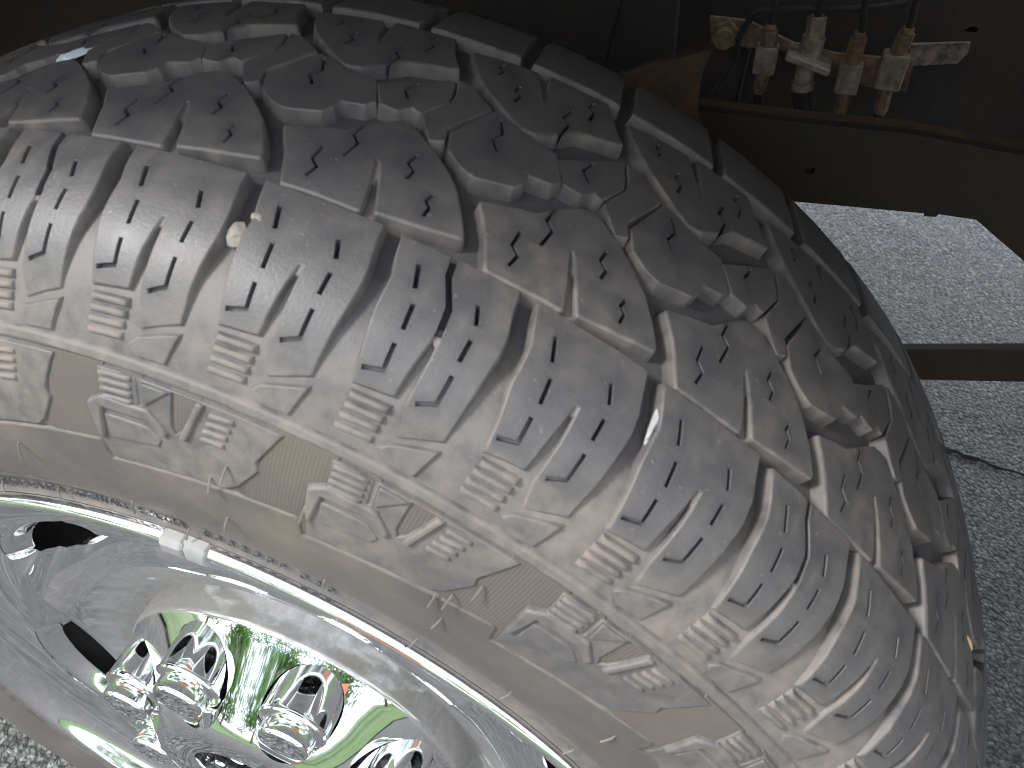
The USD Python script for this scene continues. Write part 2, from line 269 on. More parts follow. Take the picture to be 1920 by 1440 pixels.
C3_ = [(2.665, -27), (2.76, -25), (2.985, -15.5), (2.81, 9), (2.86, 17), (2.80, 19), (2.645, 7), (2.745, -9), (2.73, -16)]
C_S = [[(1.62, -11), (1.70, -2), (1.66, 4), (1.75, 10)], [(2.40, -14), (2.36, -6), (2.44, 0)]]
A_ = [(.03, 67.5), (.06, 74), (.12, 84), (.13, 98), (.165, 109), (.20, 121), (.50, 119.5), (.53, 106), (.565, 93.5), (.59, 93.5), (.595, 106), (.585, 121), (.63, 131), (.935, 125), (.955, 112), (.975, 100), (.985, 92), (.97, 84), (.93, 77), (.90, 67), (.5, 67.3)]
A_S = [[(.235, 76), (.295, 85)], [(.335, 90), (.355, 99)], [(.35, 104), (.36, 113), (.22, 115)], [(.70, 80), (.755, 87)], [(.77, 92), (.77, 100)], [(.775, 105), (.77, 115), (.645, 118)]]
A_SLOT = [(.41, 66), (.44, 75), (.55, 86), (.575, 96)]
UC2 = 5.89
def inner(pts, sc=1.15, o=5.0): return [(UC2 - u, -s * sc + o) for u, s in pts]
def inner_a(pts): return [(UC2 - u, -76 - (s - 67) * 2.0 if s < 86 else -114 - (s - 86)) for u, s in pts]
def shift(pts, k): return [(u + k, s) for u, s in pts]

wheel = empty('wheel', (0, 0, .4))
tag(wheel, 'big off-road tyre with chunky dusty tread on a chrome wheel with lug nuts', 'wheel')
# carcass: groove floors and sidewalls
ns, nu = 170, 420
sv = np.r_[np.linspace(SMIN, -.15, 30), np.linspace(-.148, .148, 100), np.linspace(.15, SMAX, 50)]
uu = np.linspace(-6, NP - 6, nu, endpoint=False)
Ug, Sg = np.meshgrid(uu, sv, indexing='ij')
Hg = -depth(Sg) + (meshkit.fbm(np.stack([Ug * 6, Sg * 90, 0 * Ug], -1), 3, 2) - .5) * .0005
CV = surf(Ug, Sg, Hg).reshape(-1, 3)
i, j = np.meshgrid(np.arange(nu), np.arange(len(sv) - 1), indexing='ij'); i2 = (i + 1) % nu; n_ = len(sv)
CF = np.vstack([np.stack([i * n_ + j, i2 * n_ + j, i2 * n_ + j + 1], -1).reshape(-1, 3), np.stack([i * n_ + j, i2 * n_ + j + 1, i * n_ + j + 1], -1).reshape(-1, 3)])
tyre = obj('tyre', (CV, CF), 'rubber', wheel, smooth=True)
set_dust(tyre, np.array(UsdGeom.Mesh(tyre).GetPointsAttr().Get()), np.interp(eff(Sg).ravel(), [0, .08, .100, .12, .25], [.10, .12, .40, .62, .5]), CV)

def cuts_of(lst, k, f=lambda x: x, wd=.0009): return unary_union([line(shift(f(l), k), wd) for l in lst])
far = {}
seed = 0
for jx in range(-6, 34):
    k = 1.5 * jx; lo = k + 1.4
    if lo < -7.6 or lo > NP - 7.9 + 1.5 - .1: continue
    vis = -5.0 < lo < 14.5; seed += 1
    for name, pts, sip, f in (('intermediate_block', B_, B_S, lambda x: x), ('inner_block', B_, B_S, inner)):
        P = poly(shift(f(pts), k)).buffer(.0016)
        pc = make_piece(P, cuts_of(sip, k, f, wd=.0013) if vis else None, h=RNG.normal() * .0002, ch=.0011, seed=seed + (50 if f is inner else 0), L=.009 if vis else .03)
        if vis: put_piece(name, tyre, pc)
        else: far.setdefault('far', []).append(pc)
    for q, cname in ((C1_, 0), (C2_, 1), (C3_, 2)):
        P = poly(shift(q, k)).buffer(.0013)
        pc = make_piece(P, cuts_of(C_S, k, wd=.0012) if vis and cname < 2 else None, h=RNG.normal() * .00025, seed=seed + 90 + cname, ch=.0007, L=.009 if vis else .03)
        if vis: put_piece('centre_block', tyre, pc)
        else: far.setdefault('far', []).append(pc)
for k in range(-6, NP - 6):
    vis = k <= 14; seed += 1
    c = cuts_of(A_S, k, wd=.0016)
    if k % 3 == 0: c = c.union(line(shift(A_SLOT, k), .0024))
    pc = make_piece(poly(shift(A_, k)), c if vis else None, h=RNG.normal() * .0002, ch=.0008, seed=seed, L=.008 if vis else .03)
    if vis: put_piece('shoulder_block', tyre, pc)
    else: far.setdefault('far', []).append(pc)
    pin = poly(inner_a(shift(A_, k)))
    pc = make_piece(pin, cuts_of(A_S, k, lambda x: x) if False else None, h=0, seed=seed + 200, L=.012 if vis else .03)
    if -12 < UC2 - k < 15: put_piece('inner_shoulder_block', tyre, pc)
    else: far.setdefault('far', []).append(pc)
    if vis:
        for q in range(4):          # grip bars under the left half of each shoulder block
            s0 = 123.6 + q * 3.75
            put_piece('grip_bar', tyre, make_piece(poly([(k + .215 - q * .008, s0), (k + .50 - q * .006, s0 - .6), (k + .50 - q * .006, s0 + 1.7), (k + .215 - q * .008, s0 + 2.3)]), h=.0012, ch=.0014, base=depth, jag=.0002, warp=0, top_dust=.95, wall_dust=.6, seed=seed + q))
        put_piece('buttress_panel', tyre, make_piece(poly([(k + .61, 134), (k + .935, 128.8), (k + .86, 140.3), (k + .62, 140.6), (k + .545, 137)]), h=.0007, ch=.0006, base=lambda s: depth(s) * 1.0, jag=.0002, warp=0, top_dust=.66, wall_dust=.5, seed=seed))
W_B = [(2.66, 66), (2.615, 54), (2.53, 39), (2.58, 36.5), (2.65, 42), (2.72, 50), (2.82, 63)]
W_A = [(.49, 121), (.52, 106), (.56, 93), (.595, 93), (.60, 106), (.59, 122), (.55, 128)]
for jx in range(-4, 9):
    for f in (lambda x: x, inner):
        put_piece('wedge_floor', tyre, make_piece(poly(shift(f(W_B), 1.5 * jx)).buffer(.0004), h=-.0034, ch=.0005, base=lambda s: s * 0 + .0052, jag=0, warp=.0008, top_dust=.85, wall_dust=.8, seed=jx + 300))
for k in range(-4, 14): put_piece('wedge_floor', tyre, make_piece(poly(shift(W_A, k)).buffer(.0004), h=-.0030, ch=.0005, base=lambda s: s * 0 + .005, jag=0, warp=.0005, top_dust=.55, wall_dust=.6, seed=k + 340))
acc = [[], [], [], [], []]; o = 0
for v, f, d, kk, nt in far['far']:
    for L_, x in zip(acc, (v, f + o, d, kk, nt)): L_.append(x)
    o += len(v)
fp = put_piece('far_tread', tyre, [np.concatenate(x) for x in acc]); tag(fp, 'tread blocks round the underside of the tyre', kind='stuff')

# sidewall: ridge ring, sunk panels, raised plates, smooth band
def ring(s0, s1, h, name, ch=.0008, dust=.62, lo=-6.0, hi=NP - 6.0, L=.012):
    pts = [(u, s0) for u in np.linspace(lo, hi, 200)] + [(u, s1) for u in np.linspace(hi, lo, 200)]
    return put_piece(name, tyre, make_piece(poly(pts), h=h, ch=ch, base=lambda s: s * 0 + .0006, jag=0, warp=.00015, top_dust=dust, wall_dust=.7, L=L))
ring(141.6, 146.2, .0017, 'sidewall_ridge', ch=.0015, dust=.78)
PLATE = [(3.28, 148.0), (4.87, 148.0), (4.69, 163.5), (4.72, 167), (4.55, 178.5), (4.42, 182.5), (3.24, 188.5), (3.18, 171), (3.16, 163), (3.30, 158.5)]
SMALL = [(3.94, 148.5), (4.17, 148.5), (4.03, 163), (3.97, 165.5), (3.93, 162)]
SLOT2 = [(3.62, 147.9), (3.655, 147.9), (3.672, 158), (3.645, 158)]
BAND = [(3.16, 162.5), (3.30, 158.6), (3.74, 158.6), (3.91, 165.5), (3.87, 168), (3.72, 163.2), (3.29, 163.6), (3.245, 178), (3.20, 178)]
LOWER = [(3.30, 166.5), (3.71, 166.2), (3.84, 170), (3.80, 173.5), (3.31, 177)]
DIAG = [(4.165, 148.6), (4.225, 148.6), (4.08, 166), (4.02, 165.6)]
TRI = [(3.68, 149), (3.92, 149), (3.71, 157)]
for k in range(-10, 14, 2):
    if k < -9: continue
    seed += 1
    b0 = lambda s: s * 0 + .0005
    P = poly(shift(PLATE, k)).difference(unary_union([poly(shift(SMALL, k)), poly(shift(SLOT2, k))]))
    put_piece('sidewall_plate', tyre, make_piece(P, h=.0013, ch=.0006, base=b0, jag=.0002, warp=.0001, top_dust=.58, wall_dust=.4, seed=seed))
    put_piece('plate_rim', tyre, make_piece(poly(shift(BAND, k)), h=.0028, ch=.0011, base=b0, jag=.0001, warp=0, top_dust=.85, wall_dust=.6, seed=seed))
    put_piece('plate_step', tyre, make_piece(poly(shift(LOWER, k)), h=.0020, ch=.0006, base=b0, jag=.0001, warp=0, top_dust=.6, wall_dust=.5, seed=seed))
    put_piece('plate_rib', tyre, make_piece(poly(shift(DIAG, k)), h=.0028, ch=.0010, base=b0, jag=.0001, warp=0, top_dust=.85, wall_dust=.6, seed=seed))
    put_piece('plate_facet', tyre, make_piece(poly(shift(TRI, k)), h=.0022, ch=.0005, base=b0, jag=.0001, warp=0, top_dust=.62, wall_dust=.5, seed=seed))
    for q in range(4):
        for (ua, ub, s0) in ((3.30, 3.59, 148.6 + q * 3.1), (4.27 - q * .022, 4.48 - q * .022, 150.5 + q * 3.6)):
            put_piece('grip_bar', tyre, make_piece(poly([(k + ua, s0 + .2), (k + ub, s0 - .5), (k + ub, s0 + 1.3), (k + ua, s0 + 2.0)]), h=.0026, ch=.0012, base=b0, jag=.0001, warp=0, top_dust=.9, wall_dust=.5, seed=seed + q))
    rec = poly([(k + 2.80, 147), (k + 3.32, 147), (k + 3.32, 158.0), (k + 3.17, 162), (k + 3.20, 172), (k + 3.26, 190), (k + 2.44, 181.5), (k + 2.56, 178), (k + 2.72, 165)])
    for R in (rec, poly(shift(SMALL, k)).buffer(.001), poly(shift(SLOT2, k)).buffer(.001)):
        put_piece('serrated_panel', tyre, make_piece(R, h=.0004, ch=.0002, base=b0, jag=0, warp=0, seed=seed, L=.008), 'serrated')
saw = []
for k in range(-8, NP - 6, 2):
    saw += [(k + 1.2, 190.0), (k + 3.14, 181.0)]
saw = [(-6, 186)] + [q for q in saw if -6 < q[0] < NP - 6] + [(NP - 6, 186)]
P = poly(saw + [(u, 228) for u in np.linspace(NP - 6, -6, 200)])
put_piece('sidewall_band', tyre, make_piece(P, h=.0012, ch=.0009, base=lambda s: s * 0 + .0006, jag=0, warp=.0001, top_dust=.62, wall_dust=1.0, L=.012), 'band_rubber')
ring(229.5, 232.5, .0008, 'bead_ring', ch=.0006, dust=.6)
# raised lettering on the bead ring (small, worn)
def letters(text, u0, s_base, hgt, name='bead_lettering'):
    t = meshkit.text_mesh(text, hgt, .0007)
    v = np.array(t.vertices); v, f = trimesh.remesh.subdivide_to_size(v, np.array(t.faces), .004)
    V = surf(u0 + v[:, 0] / (.262 * D), s_base - v[:, 1], v[:, 2] + .0003)
    p = obj(name, (V, f), 'rubber', tyre)
    UsdGeom.PrimvarsAPI(p).CreatePrimvar('dust', Sdf.ValueTypeNames.FloatArray, 'vertex').Set(Vt.FloatArray.FromNumpy(np.full(len(UsdGeom.Mesh(p).GetPointsAttr().Get()), .05, np.float32)))
letters('TREAD 5 PLIES  SIDEWALL 2 PLIES', -1.9, .2412, .0048)
letters('1 3 8 2 3 5 P   C 2 0', 1.75, .2412, .0048)
# rubber vent hairs
for (u, s) in [(-.08, .1976), (.97, .226), (2.4, .2024), (3.51, .222), (4.73, .1958), (6.06, .224), (6.92, .1931), (3.18, .1727), (-.46, .237), (-1.6, .238), (1.6, .239), (4.83, .238), (7.5, .236), (2.29, .1792), (2.45, .1702), (4.52, .1824), (4.63, .1773), (4.77, .1654), (-1.2, .21), (8.2, .205), (-2.2, .225), (-9, .212), (-10.3, .22), (-11.5, .206), (-12.4, .221), (-14, .2)]:
    h = np.linspace(0, 1, 6); ln = RNG.uniform(.005, .0085); bend = RNG.normal() * .02
    pts = surf(u + h * bend * .4, s + h ** 2 * .006 + 0 * h, .001 + h * ln * .45)
    tube = []
    for a, b in zip(pts[:-1], pts[1:]):
        tube.append(trimesh.creation.cylinder(.00042, segment=[a, b], sections=7))
    p = obj('vent_hair', cat(tube), 'rubber', tyre, smooth=50)
    UsdGeom.PrimvarsAPI(p).CreatePrimvar('dust', Sdf.ValueTypeNames.FloatArray, 'vertex').Set(Vt.FloatArray.FromNumpy(np.full(len(UsdGeom.Mesh(p).GetPointsAttr().Get()), .8, np.float32)))

# ------------------------------------------------------------------ rim (about the wheel's centre; local x, z in the wheel plane, -y outward)
prof = np.array([(.2400, .1120), (.2455, .1200), (.2490, .1290), (.2497, .1345), (.2487, .1378), (.2466, .1393), (.2445, .1388), (.2430, .1370), (.2405, .1325), (.2370, .1275), (.2310, .1225), (.2220, .1178), (.2120, .1140), (.2040, .1122), (.1960, .1115), (.1880, .1120), (.1800, .1128), (.1720, .1122), (.1640, .1092), (.1550, .1042), (.1450, .0985), (.1350, .0935), (.1270, .0905), (.1200, .0890), (.1120, .0880), (.1000, .0875)])
ps = np.r_[0, np.cumsum(np.hypot(*np.diff(prof, axis=0).T))]; pc_ = CubicSpline(ps, prof)
na, nr = 1440, 260
A_g, S_g = np.meshgrid(np.linspace(0, 2 * math.pi, na, endpoint=False), np.linspace(0, ps[-1], nr), indexing='ij')
RW = pc_(S_g); R_g, W_g = RW[..., 0], RW[..., 1]
HA = np.radians(-50 + 60 * np.arange(6)); dmin = np.full(A_g.shape, 9.0)
for a0 in HA:
    da = (A_g - a0 + math.pi) % (2 * math.pi) - math.pi
    dd = (np.abs(da) / np.radians(15)) ** 2.2 + (np.abs(R_g - .1885) / .0150) ** 2.2
    dmin = np.minimum(dmin, dd ** (1 / 2.2))
low = np.clip((.1915 - R_g) / .007, 0, 1); wid = .30 + 1.15 * low
roll = np.clip((1 + wid - dmin) / wid, 0, 1.2); W_g = W_g - (.008 + .010 * low) * roll ** 1.35
for _k in range(6):
    da = (A_g - HA[_k] + math.pi) % (2 * math.pi) - math.pi; dd = ((np.abs(da) / np.radians(15)) ** 2.2 + (np.abs(R_g - .2000) / .0125) ** 2.2) ** (1 / 2.2)
    near = (dd > .86) & (dd < 1.0); sc = np.where(near, 1 / np.maximum(dd, .01), 1.0); A_g = np.where(near, HA[_k] + da * sc, A_g); R_g = np.where(near, .1885 + (R_g - .1885) * sc, R_g)
RV = np.stack([R_g * np.sin(A_g), -W_g, R_g * np.cos(A_g)], -1).reshape(-1, 3)
i, j = np.meshgrid(np.arange(na), np.arange(nr - 1), indexing='ij'); i2 = (i + 1) % na
keep = (dmin[i, j] > .86) & (dmin[i2, j] > .86) & (dmin[i, j + 1] > .86) & (dmin[i2, j + 1] > .86)
q = np.stack([i * nr + j, i2 * nr + j, i2 * nr + j + 1, i * nr + j + 1], -1)[keep]
RF = np.vstack([q[:, [0, 2, 1]], q[:, [0, 3, 2]]])
# orient outward
_t = trimesh.Trimesh(RV, RF, process=False)
if _t.face_normals[:, 1].mean() > 0: RF = RF[:, ::-1]
rim = obj('rim', (RV, RF), 'chrome_dusty', wheel, smooth=True)
def lathe(profile, secs=128):    # profile of (r, w) from the back outwards; axis is the wheel's
    c = m3.CrossSection([np.array(profile, float)])
    if c.area() < 1e-9: c = m3.CrossSection([np.array(profile, float)[::-1]])
    return m3.Manifold.revolve(c, secs)            # revolves about y -> z
def to_wheel(m):
    v, f, _ = meshkit.arrays(m); return np.stack([v[:, 0], -v[:, 2], v[:, 1]], 1), f
LUGA = [-67.5, -25.0, 17.0, 59.0, 105.0, 151.5, 198.0, 245.0]; PCR = .0935
capm = lathe([(0, .080), (.119, .080), (.1188, .1045), (.1183, .1062), (.1172, .1076), (.112, .1125), (.103, .1205), (.094, .1290), (.085, .1376), (.077, .1450), (.071, .1500), (.066, .1530), (.060, .1540), (.044, .1540), (.0415, .1530), (.0405, .1505), (.0395, .128), (0, .126)], 256)
for a in LUGA:
    x, z = PCR * math.sin(math.radians(a)), PCR * math.cos(math.radians(a))
    bore = lathe([(0, .112), (.0214, .112), (.0216, .124), (.0226, .136), (.0248, .150), (.0262, .160), (0, .160)], 72)
    capm = capm - bore.translate([x, z, 0])
for k in range(5):
    a = math.radians(20 + 72 * k); capm = capm + lathe([(0, .12), (.006, .12), (.006, .138), (.0052, .1392), (0, .1392)], 32).translate([.028 * math.sin(a), .028 * math.cos(a), 0])
capm = capm + lathe([(0, .12), (.017, .12), (.0165, .139), (.015, .1405), (0, .1405)], 64)
capp = obj('center_cap', to_wheel(capm), 'chrome_cap', rim, smooth=28)
for a in LUGA:
    x, z = PCR * math.sin(math.radians(a)), PCR * math.cos(math.radians(a))
    nut = lathe([(0, .096), (.0212, .096), (.0210, .120), (.0203, .1365), (.0207, .1376), (.0208, .1387), (.0203, .1398), (.0188, .1404), (.0168, .1408), (.0160, .1416), (.0157, .1476), (.0153, .1492), (.0145, .1501), (.0135, .1503), (0, .1503)], 96).translate([x, z, 0])
    obj('lug_nut', to_wheel(nut), 'chrome', rim, smooth=28)
def arc_piece(rw, a0, a1, n=24):      # a closed cross section swept round the wheel's axis
    rw = np.array(rw); k = len(rw); A = np.linspace(a0, a1, n); V = []
    for t, a in enumerate(A):
        sc = 1 - .25 * max(0, abs(t - (n - 1) / 2) / ((n - 1) / 2) - .8) / .2; c = rw.mean(0); p = c + (rw - c) * sc
        V.append(np.stack([p[:, 0] * math.sin(a), -p[:, 1], p[:, 0] * math.cos(a)], 1))
    V = np.vstack(V); F = []
    for t in range(n - 1):
        for e in range(k): a, b = t * k + e, t * k + (e + 1) % k; F += [(a, b, b + k), (a, b + k, a + k)]
    for e in range(1, k - 1): F += [(0, e + 1, e), ((n - 1) * k, (n - 1) * k + e, (n - 1) * k + e + 1)]
    t = trimesh.Trimesh(V, F, process=False); t.fix_normals(); return t
WX = [(.2392, .1365), (.2392, .1392), (.2425, .1409), (.2475, .1408), (.2504, .1385), (.2508, .1345), (.2500, .1340), (.2490, .1380)]
obj('wheel_weight', cat([arc_piece(WX, math.radians(-4.6), math.radians(-2.0)), arc_piece([(a_ - .0006, b_ - .0010) for a_, b_ in WX], math.radians(-2.3), math.radians(-1.5)), arc_piece(WX, math.radians(-1.8), math.radians(.6))]), 'lead', rim, smooth=30, label='small pale balance weight clipped on the rim lip')
barrel = lathe([(.2395, .113), (.228, .09), (.222, .05), (.222, -.10), (.235, -.118), (.245, -.12), (.245, -.117), (.228, -.095), (.228, .05), (.236, .09), (.2425, .113)], 160)
obj('rim_barrel', to_wheel(barrel), 'cast_dark', rim, smooth=30)
obj('brake_rotor', to_wheel(lathe([(.05, .03), (.175, .03), (.175, .002), (.05, .002)], 96) + lathe([(0, -.05), (.08, -.05), (.08, .085), (0, .085)], 64)), 'cast_dark', wheel, smooth=30)

# ------------------------------------------------------------------ truck chassis behind the wheel
truck = empty('truck_chassis', (0, .3, .6))
tag(truck, 'dark rusty truck frame and brake line brackets behind the tyre', 'truck chassis')
O = np.array([0, .3, .6])
def slab(pts, y0, y1, mt, name, bev=.002, parent=None, holes=()):      # outline in x, z; thickness along y
    P = Polygon(pts, holes).buffer(0)
    m = m3.Manifold.extrude(m3.CrossSection(contours(P)), y1 - y0)
    v, f, _ = meshkit.arrays(m); V = np.stack([v[:, 0], y1 - v[:, 2], v[:, 1]], 1) - O
    return obj(name, (V, f), mt, parent or truck, smooth=False)
def circle(x, z, r, n=20): return [(x + r * math.cos(t), z + r * math.sin(t)) for t in np.linspace(0, 2 * math.pi, n, endpoint=False)]
rail = slab([(-.30, .628), (-.30, .575), (.1393, .6280), (.2103, .6494), (.2935, .6668), (.2945, .6648), (.3015, .6665), (.3025, .6690), (.3256, .6723), (.3679, .6523), (.42, .615), (.62, .56), (.62, .7660), (.3298, .7220), (.2589, .7171), (.1932, .7061), (.1222, .6961)], .27, .278, 'frame_rail', 'frame_rail', holes=[circle(.211, .6757, .0037)])
tops = np.array([(-.30, .628), (.1222, .6961), (.1932, .7061), (.2589, .7171), (.3298, .7220), (.62, .7660)])
slab(list(tops) + [(x, z - .006) for x, z in tops[::-1]], .2785, .290, 'rust', 'frame_flange')
slab([(.03, .690), (.0608, .7053), (.085, .722), (.1239, .7409), (.1218, .728), (.1222, .716), (.1245, .702), (.1286, .6905), (.1476, .6735), (.12, .66), (.03, .65)], .262, .269, 'rust', 'gusset')
slab([(-2.1, .10), (-2.1, 1.25), (.20, 1.25), (.0783, .7823), (.0858, .7425), (.0927, .7008), (.100, .64), (-.05, .55), (-.30, .10)], .335, .350, 'frame_black', 'splash_panel')
slab([(.034, .70), (.040, .80), (.050, .80), (.043, .68)], .331, .3345, 'frame_black', 'panel_seam')
slab([(-2.1, .45), (-2.1, 1.25), (1.6, 1.25), (1.6, .66), (.60, .625), (.30, .60), (.19, .58), (.10, .56), (-.1, .50)], .420, .432, 'frame_black', 'inner_panel', holes=[[(.2915, .7385), (.2965, .7438), (.3015, .7425), (.3005, .7395)]])
def T(a, b, r, n=14): return trimesh.creation.cylinder(r, segment=[np.array(a) - O, np.array(b) - O], sections=n)
def path_tube(pts, r, n=10): 
    c = CubicSpline(np.arange(len(pts)), np.array(pts, float)); q = c(np.linspace(0, len(pts) - 1, 8 * len(pts)))
    return cat([T(a, b, r, n) for a, b in zip(q[:-1], q[1:])] + [trimesh.creation.icosphere(1, r).apply_translation(a - O) for a in q[1:-1:2]])
def hexn(a, b, r): 
    m = T(a, b, r, 6); return m
def chunk(c, sx, sy, sz, tilt=0.0, bev=.0012):
    hull = m3.Manifold.hull_points(np.array([(sgx * (sx / 2 - bx), sgy * (sy / 2 - by), sgz * (sz / 2 - bz)) for sgx in (-1, 1) for sgy in (-1, 1) for sgz in (-1, 1) for bx, by, bz in ((bev, bev, 0), (0, bev, bev), (bev, 0, bev))]))
    m = tm(hull); m.apply_transform(trimesh.transformations.rotation_matrix(tilt, [0, 1, 0])); m.apply_translation(np.array(c) - O); return m
y = .37
def fitting(name, top, nut, blk, low, end, size, label, body='fitting'):
    e = UsdGeom.Xform.Define(stage, path_for(name, truck)).GetPrim(); tag(e, label)
    v = np.array([nut[0] - low[0], nut[1] - low[1]]); ti = math.atan2(v[0], v[1])
    d = np.array([v[0], 0, v[1]]) / np.linalg.norm(v)
    nb = np.array([nut[0], y - .004, nut[1]]); bb = np.array([blk[0], y, blk[1]]); lb = np.array([low[0], y, low[1]])
    obj('block', chunk(bb, size[0], size[1], size[2], ti), body, e)
    obj('flare_nut', cat([hexn(bb + d * size[2] * .45, nb + d * .006, .0062), T(nb + d * .006, nb + d * .010, .0042)]), 'fitting_rust', e)
    obj('lower_nut', cat([hexn(bb - d * size[2] * .45, lb - d * .004, .0052), T(lb - d * .004, lb - d * .006, .004)]), 'fitting_rust', e)
    obj('brake_pipe', path_tube([nb + d * .008, nb + d * .02, np.array([top[0], y - .005, top[1] + .012]), np.array([top[0] + .004, y - .005, top[1] + .05])], .0024), 'hose', e, smooth=40)
    obj('lower_pipe', path_tube([lb - d * .004, lb - d * .012, np.array([end[0], y, end[1]]), np.array([end[0] + .003, y, end[1] - .04])], .0030), 'hose', e, smooth=40)
fitting('pipe_union', (.1514, .7449), (.1560, .7200), (.1593, .7032), (.1617, .6824), (.1686, .6526), (.0165, .014, .0205), 'leftmost square brake pipe union')
fitting('pipe_union', (.2098, .7583), (.2181, .7290), (.2218, .7050), (.2262, .6790), (.2292, .6652), (.0165, .014, .0225), 'square brake pipe union between the hose and the rightmost union')
fitting('pipe_union', (.2431, .7659), (.2475, .7391), (.2485, .7170), (.2532, .6900), (.2559, .6728), (.0185, .014, .026), 'rightmost brake pipe union beside the pale tab')
hs = UsdGeom.Xform.Define(stage, path_for('hose_union', truck)).GetPrim(); tag(hs, 'brake hose end with a flat flange plate')
obj('collar', cat([T((.1875, y, .7272), (.1887, y, .7130), .0085, 20), hexn((.1845, y, .7410), (.1876, y, .7270), .0068)]), 'fitting', hs, smooth=30)
obj('flange', chunk((.1895, y - .004, .7115), .034, .024, .0055, .12), 'fitting', hs)
obj('hose_ring', cat([T((.189, y, .709), (.1915, y, .694), .0072, 20), T((.1915, y, .694), (.1932, y, .688), .0086, 20)]), 'fitting', hs, smooth=30)
obj('rubber_hose', path_tube([(.1930, y, .690), (.1975, y, .676), (.2028, y, .660), (.206, y + .005, .62)], .0068, 16), 'hose', hs, smooth=40)
obj('brake_pipe', path_tube([(.1845, y, .741), (.1835, y, .752), (.184, y, .78), (.188, y, .83)], .0024), 'hose', hs, smooth=40)
slab([(.115, .7015), (.1746, .7090), (.2113, .6985), (.2399, .6985), (.2664, .7018), (.2620, .7246), (.234, .7200), (.2068, .7160), (.175, .716), (.1375, .7238), (.109, .7203)], .378, .382, 'fitting_rust', 'pipe_bracket')
slab([(.2525, .7365), (.2902, .7470), (.2916, .7405), (.2885, .7319), (.2589, .7224)], .371, .375, 'pink_tab', 'bracket_tab')
bx = obj('bracket_bolt', cat([T((.1245, .377, .7115), (.1245, .362, .7115), .0072, 18), T((.1245, .378, .7115), (.1245, .372, .7115), .0105, 6)]), 'fitting_rust', truck)
obj('cable', path_tube([(.128, .385, .66), (.1369, .385, .6933), (.1345, .375, .7080), (.1394, .366, .7306), (.155, .366, .7400), (.1927, .372, .7469), (.24, .38, .76)], .0026), 'hose', truck, smooth=40)
obj('cable', path_tube([(.1445, .39, .7), (.147, .39, .67), (.1505, .39, .6428), (.155, .39, .60)], .0020), 'hose', truck, smooth=40)
slab([(.30, .428), (.3764, .4603), (.4652, .4978), (.9, .678), (.9, .642), (.4841, .4633), (.4053, .4310), (.30, .388)], .40, .409, 'frame_rail', 'sway_bar')
# fender opening above the tyre (arch liner) and body underside
na_ = 60; A = np.radians(np.linspace(-88, 100, na_)); V = []; F = []
arch = np.array([(-.208, .668), (-.208, .654), (-.198, .650), (.05, .650), (.33, .650), (.33, .668)])
for a in A: V += [(r * math.sin(a), yy, .4 + r * math.cos(a)) for yy, r in arch]
k = len(arch)
for t in range(na_ - 1):
    for e in range(k): a, b = t * k + e, t * k + (e + 1) % k; F += [(a, b, b + k), (a, b + k, a + k)]
t_ = trimesh.Trimesh(np.array(V) - O, F, process=False)
obj('arch_liner', t_, 'liner', truck, smooth=30)
und = trimesh.creation.box((5.0, .95, .06)); und.apply_translation(np.array([.3, .915, .76]) - O)
obj('body_floor', und, 'frame_black', truck)
und2 = trimesh.creation.box((2.2, .60, .05)); und2.apply_translation(np.array([1.80, .118, .46]) - O); obj('rocker_floor', und2, 'frame_black', truck)
fp_ = Polygon([(-2.2, .22), (-.655, .22)] + [(.652 * math.sin(a), .4 + .652 * math.cos(a)) for a in np.radians(np.linspace(-88, 88, 40))] + [(.655, .22), (2.8, .22), (2.8, 1.75), (-2.2, 1.75)])
slab(list(fp_.exterior.coords)[:-1], -.205, -.187, 'body_red', 'fender')
# ------------------------------------------------------------------ ground
gx = np.r_[-60, -20, -6, -2, np.linspace(-.9, 2.2, 156), 4, 10, 30, 60]; gy = np.r_[-2.6, -1.6, np.linspace(-.6, 2.6, 161), 4, 8, 20, 40]
X, Y = np.meshgrid(gx, gy, indexing='ij'); gz = lambda X, Y: (meshkit.fbm(np.stack([X * 1.2, Y * 1.2, 0 * X], -1), 4, 9) - .5) * .02 + (meshkit.fbm(np.stack([X * 30, Y * 30, 0 * X], -1), 2, 4) - .5) * .005 - .008
Z = gz(X, Y)
i, j = np.meshgrid(np.arange(len(gx) - 1), np.arange(len(gy) - 1), indexing='ij'); n_ = len(gy)
GF = np.stack([i * n_ + j, (i + 1) * n_ + j, (i + 1) * n_ + j + 1, i * n_ + j + 1], -1).reshape(-1, 4)
tag(obj('ground', (np.stack([X, Y, Z], -1).reshape(-1, 3), GF), 'asphalt', smooth=True), 'rough grey chip seal asphalt under and beyond the truck', 'ground', kind='structure')
CVv = []; CFf = []
xs_ = np.linspace(.4, 1.6, 160)
for k_, x_ in enumerate(xs_):
    wd_ = .0015 + .006 * meshkit.fbm(np.array([x_ * 30, 1, 1]), 2, 8); yc_ = .806 - .04 * (x_ - .65) + .010 * (meshkit.fbm(np.array([x_ * 60, 3, 3]), 3, 5) - .5) * 2; CVv += [(x_, yc_ + sg * wd_, float(gz(np.array(x_), np.array(yc_ + sg * wd_))) + .004) for sg in (-1, 1)]
    if k_: CFf += [(2 * k_ - 2, 2 * k_, 2 * k_ + 1, 2 * k_ - 1)]
tag(obj('pavement_crack', (np.array(CVv), np.array(CFf)), 'tar'), 'dark tarred crack running across the asphalt', 'crack', kind='structure')
lx = np.linspace(-60, 60, 60); ly = np.linspace(-70, -2.4, 50); X, Y = np.meshgrid(lx, ly, indexing='ij')
Z = (meshkit.fbm(np.stack([X * .2, Y * .2, 0 * X], -1), 3, 21) - .5) * .6 * np.clip((-2.6 - Y) / 8, 0, 1) + .02
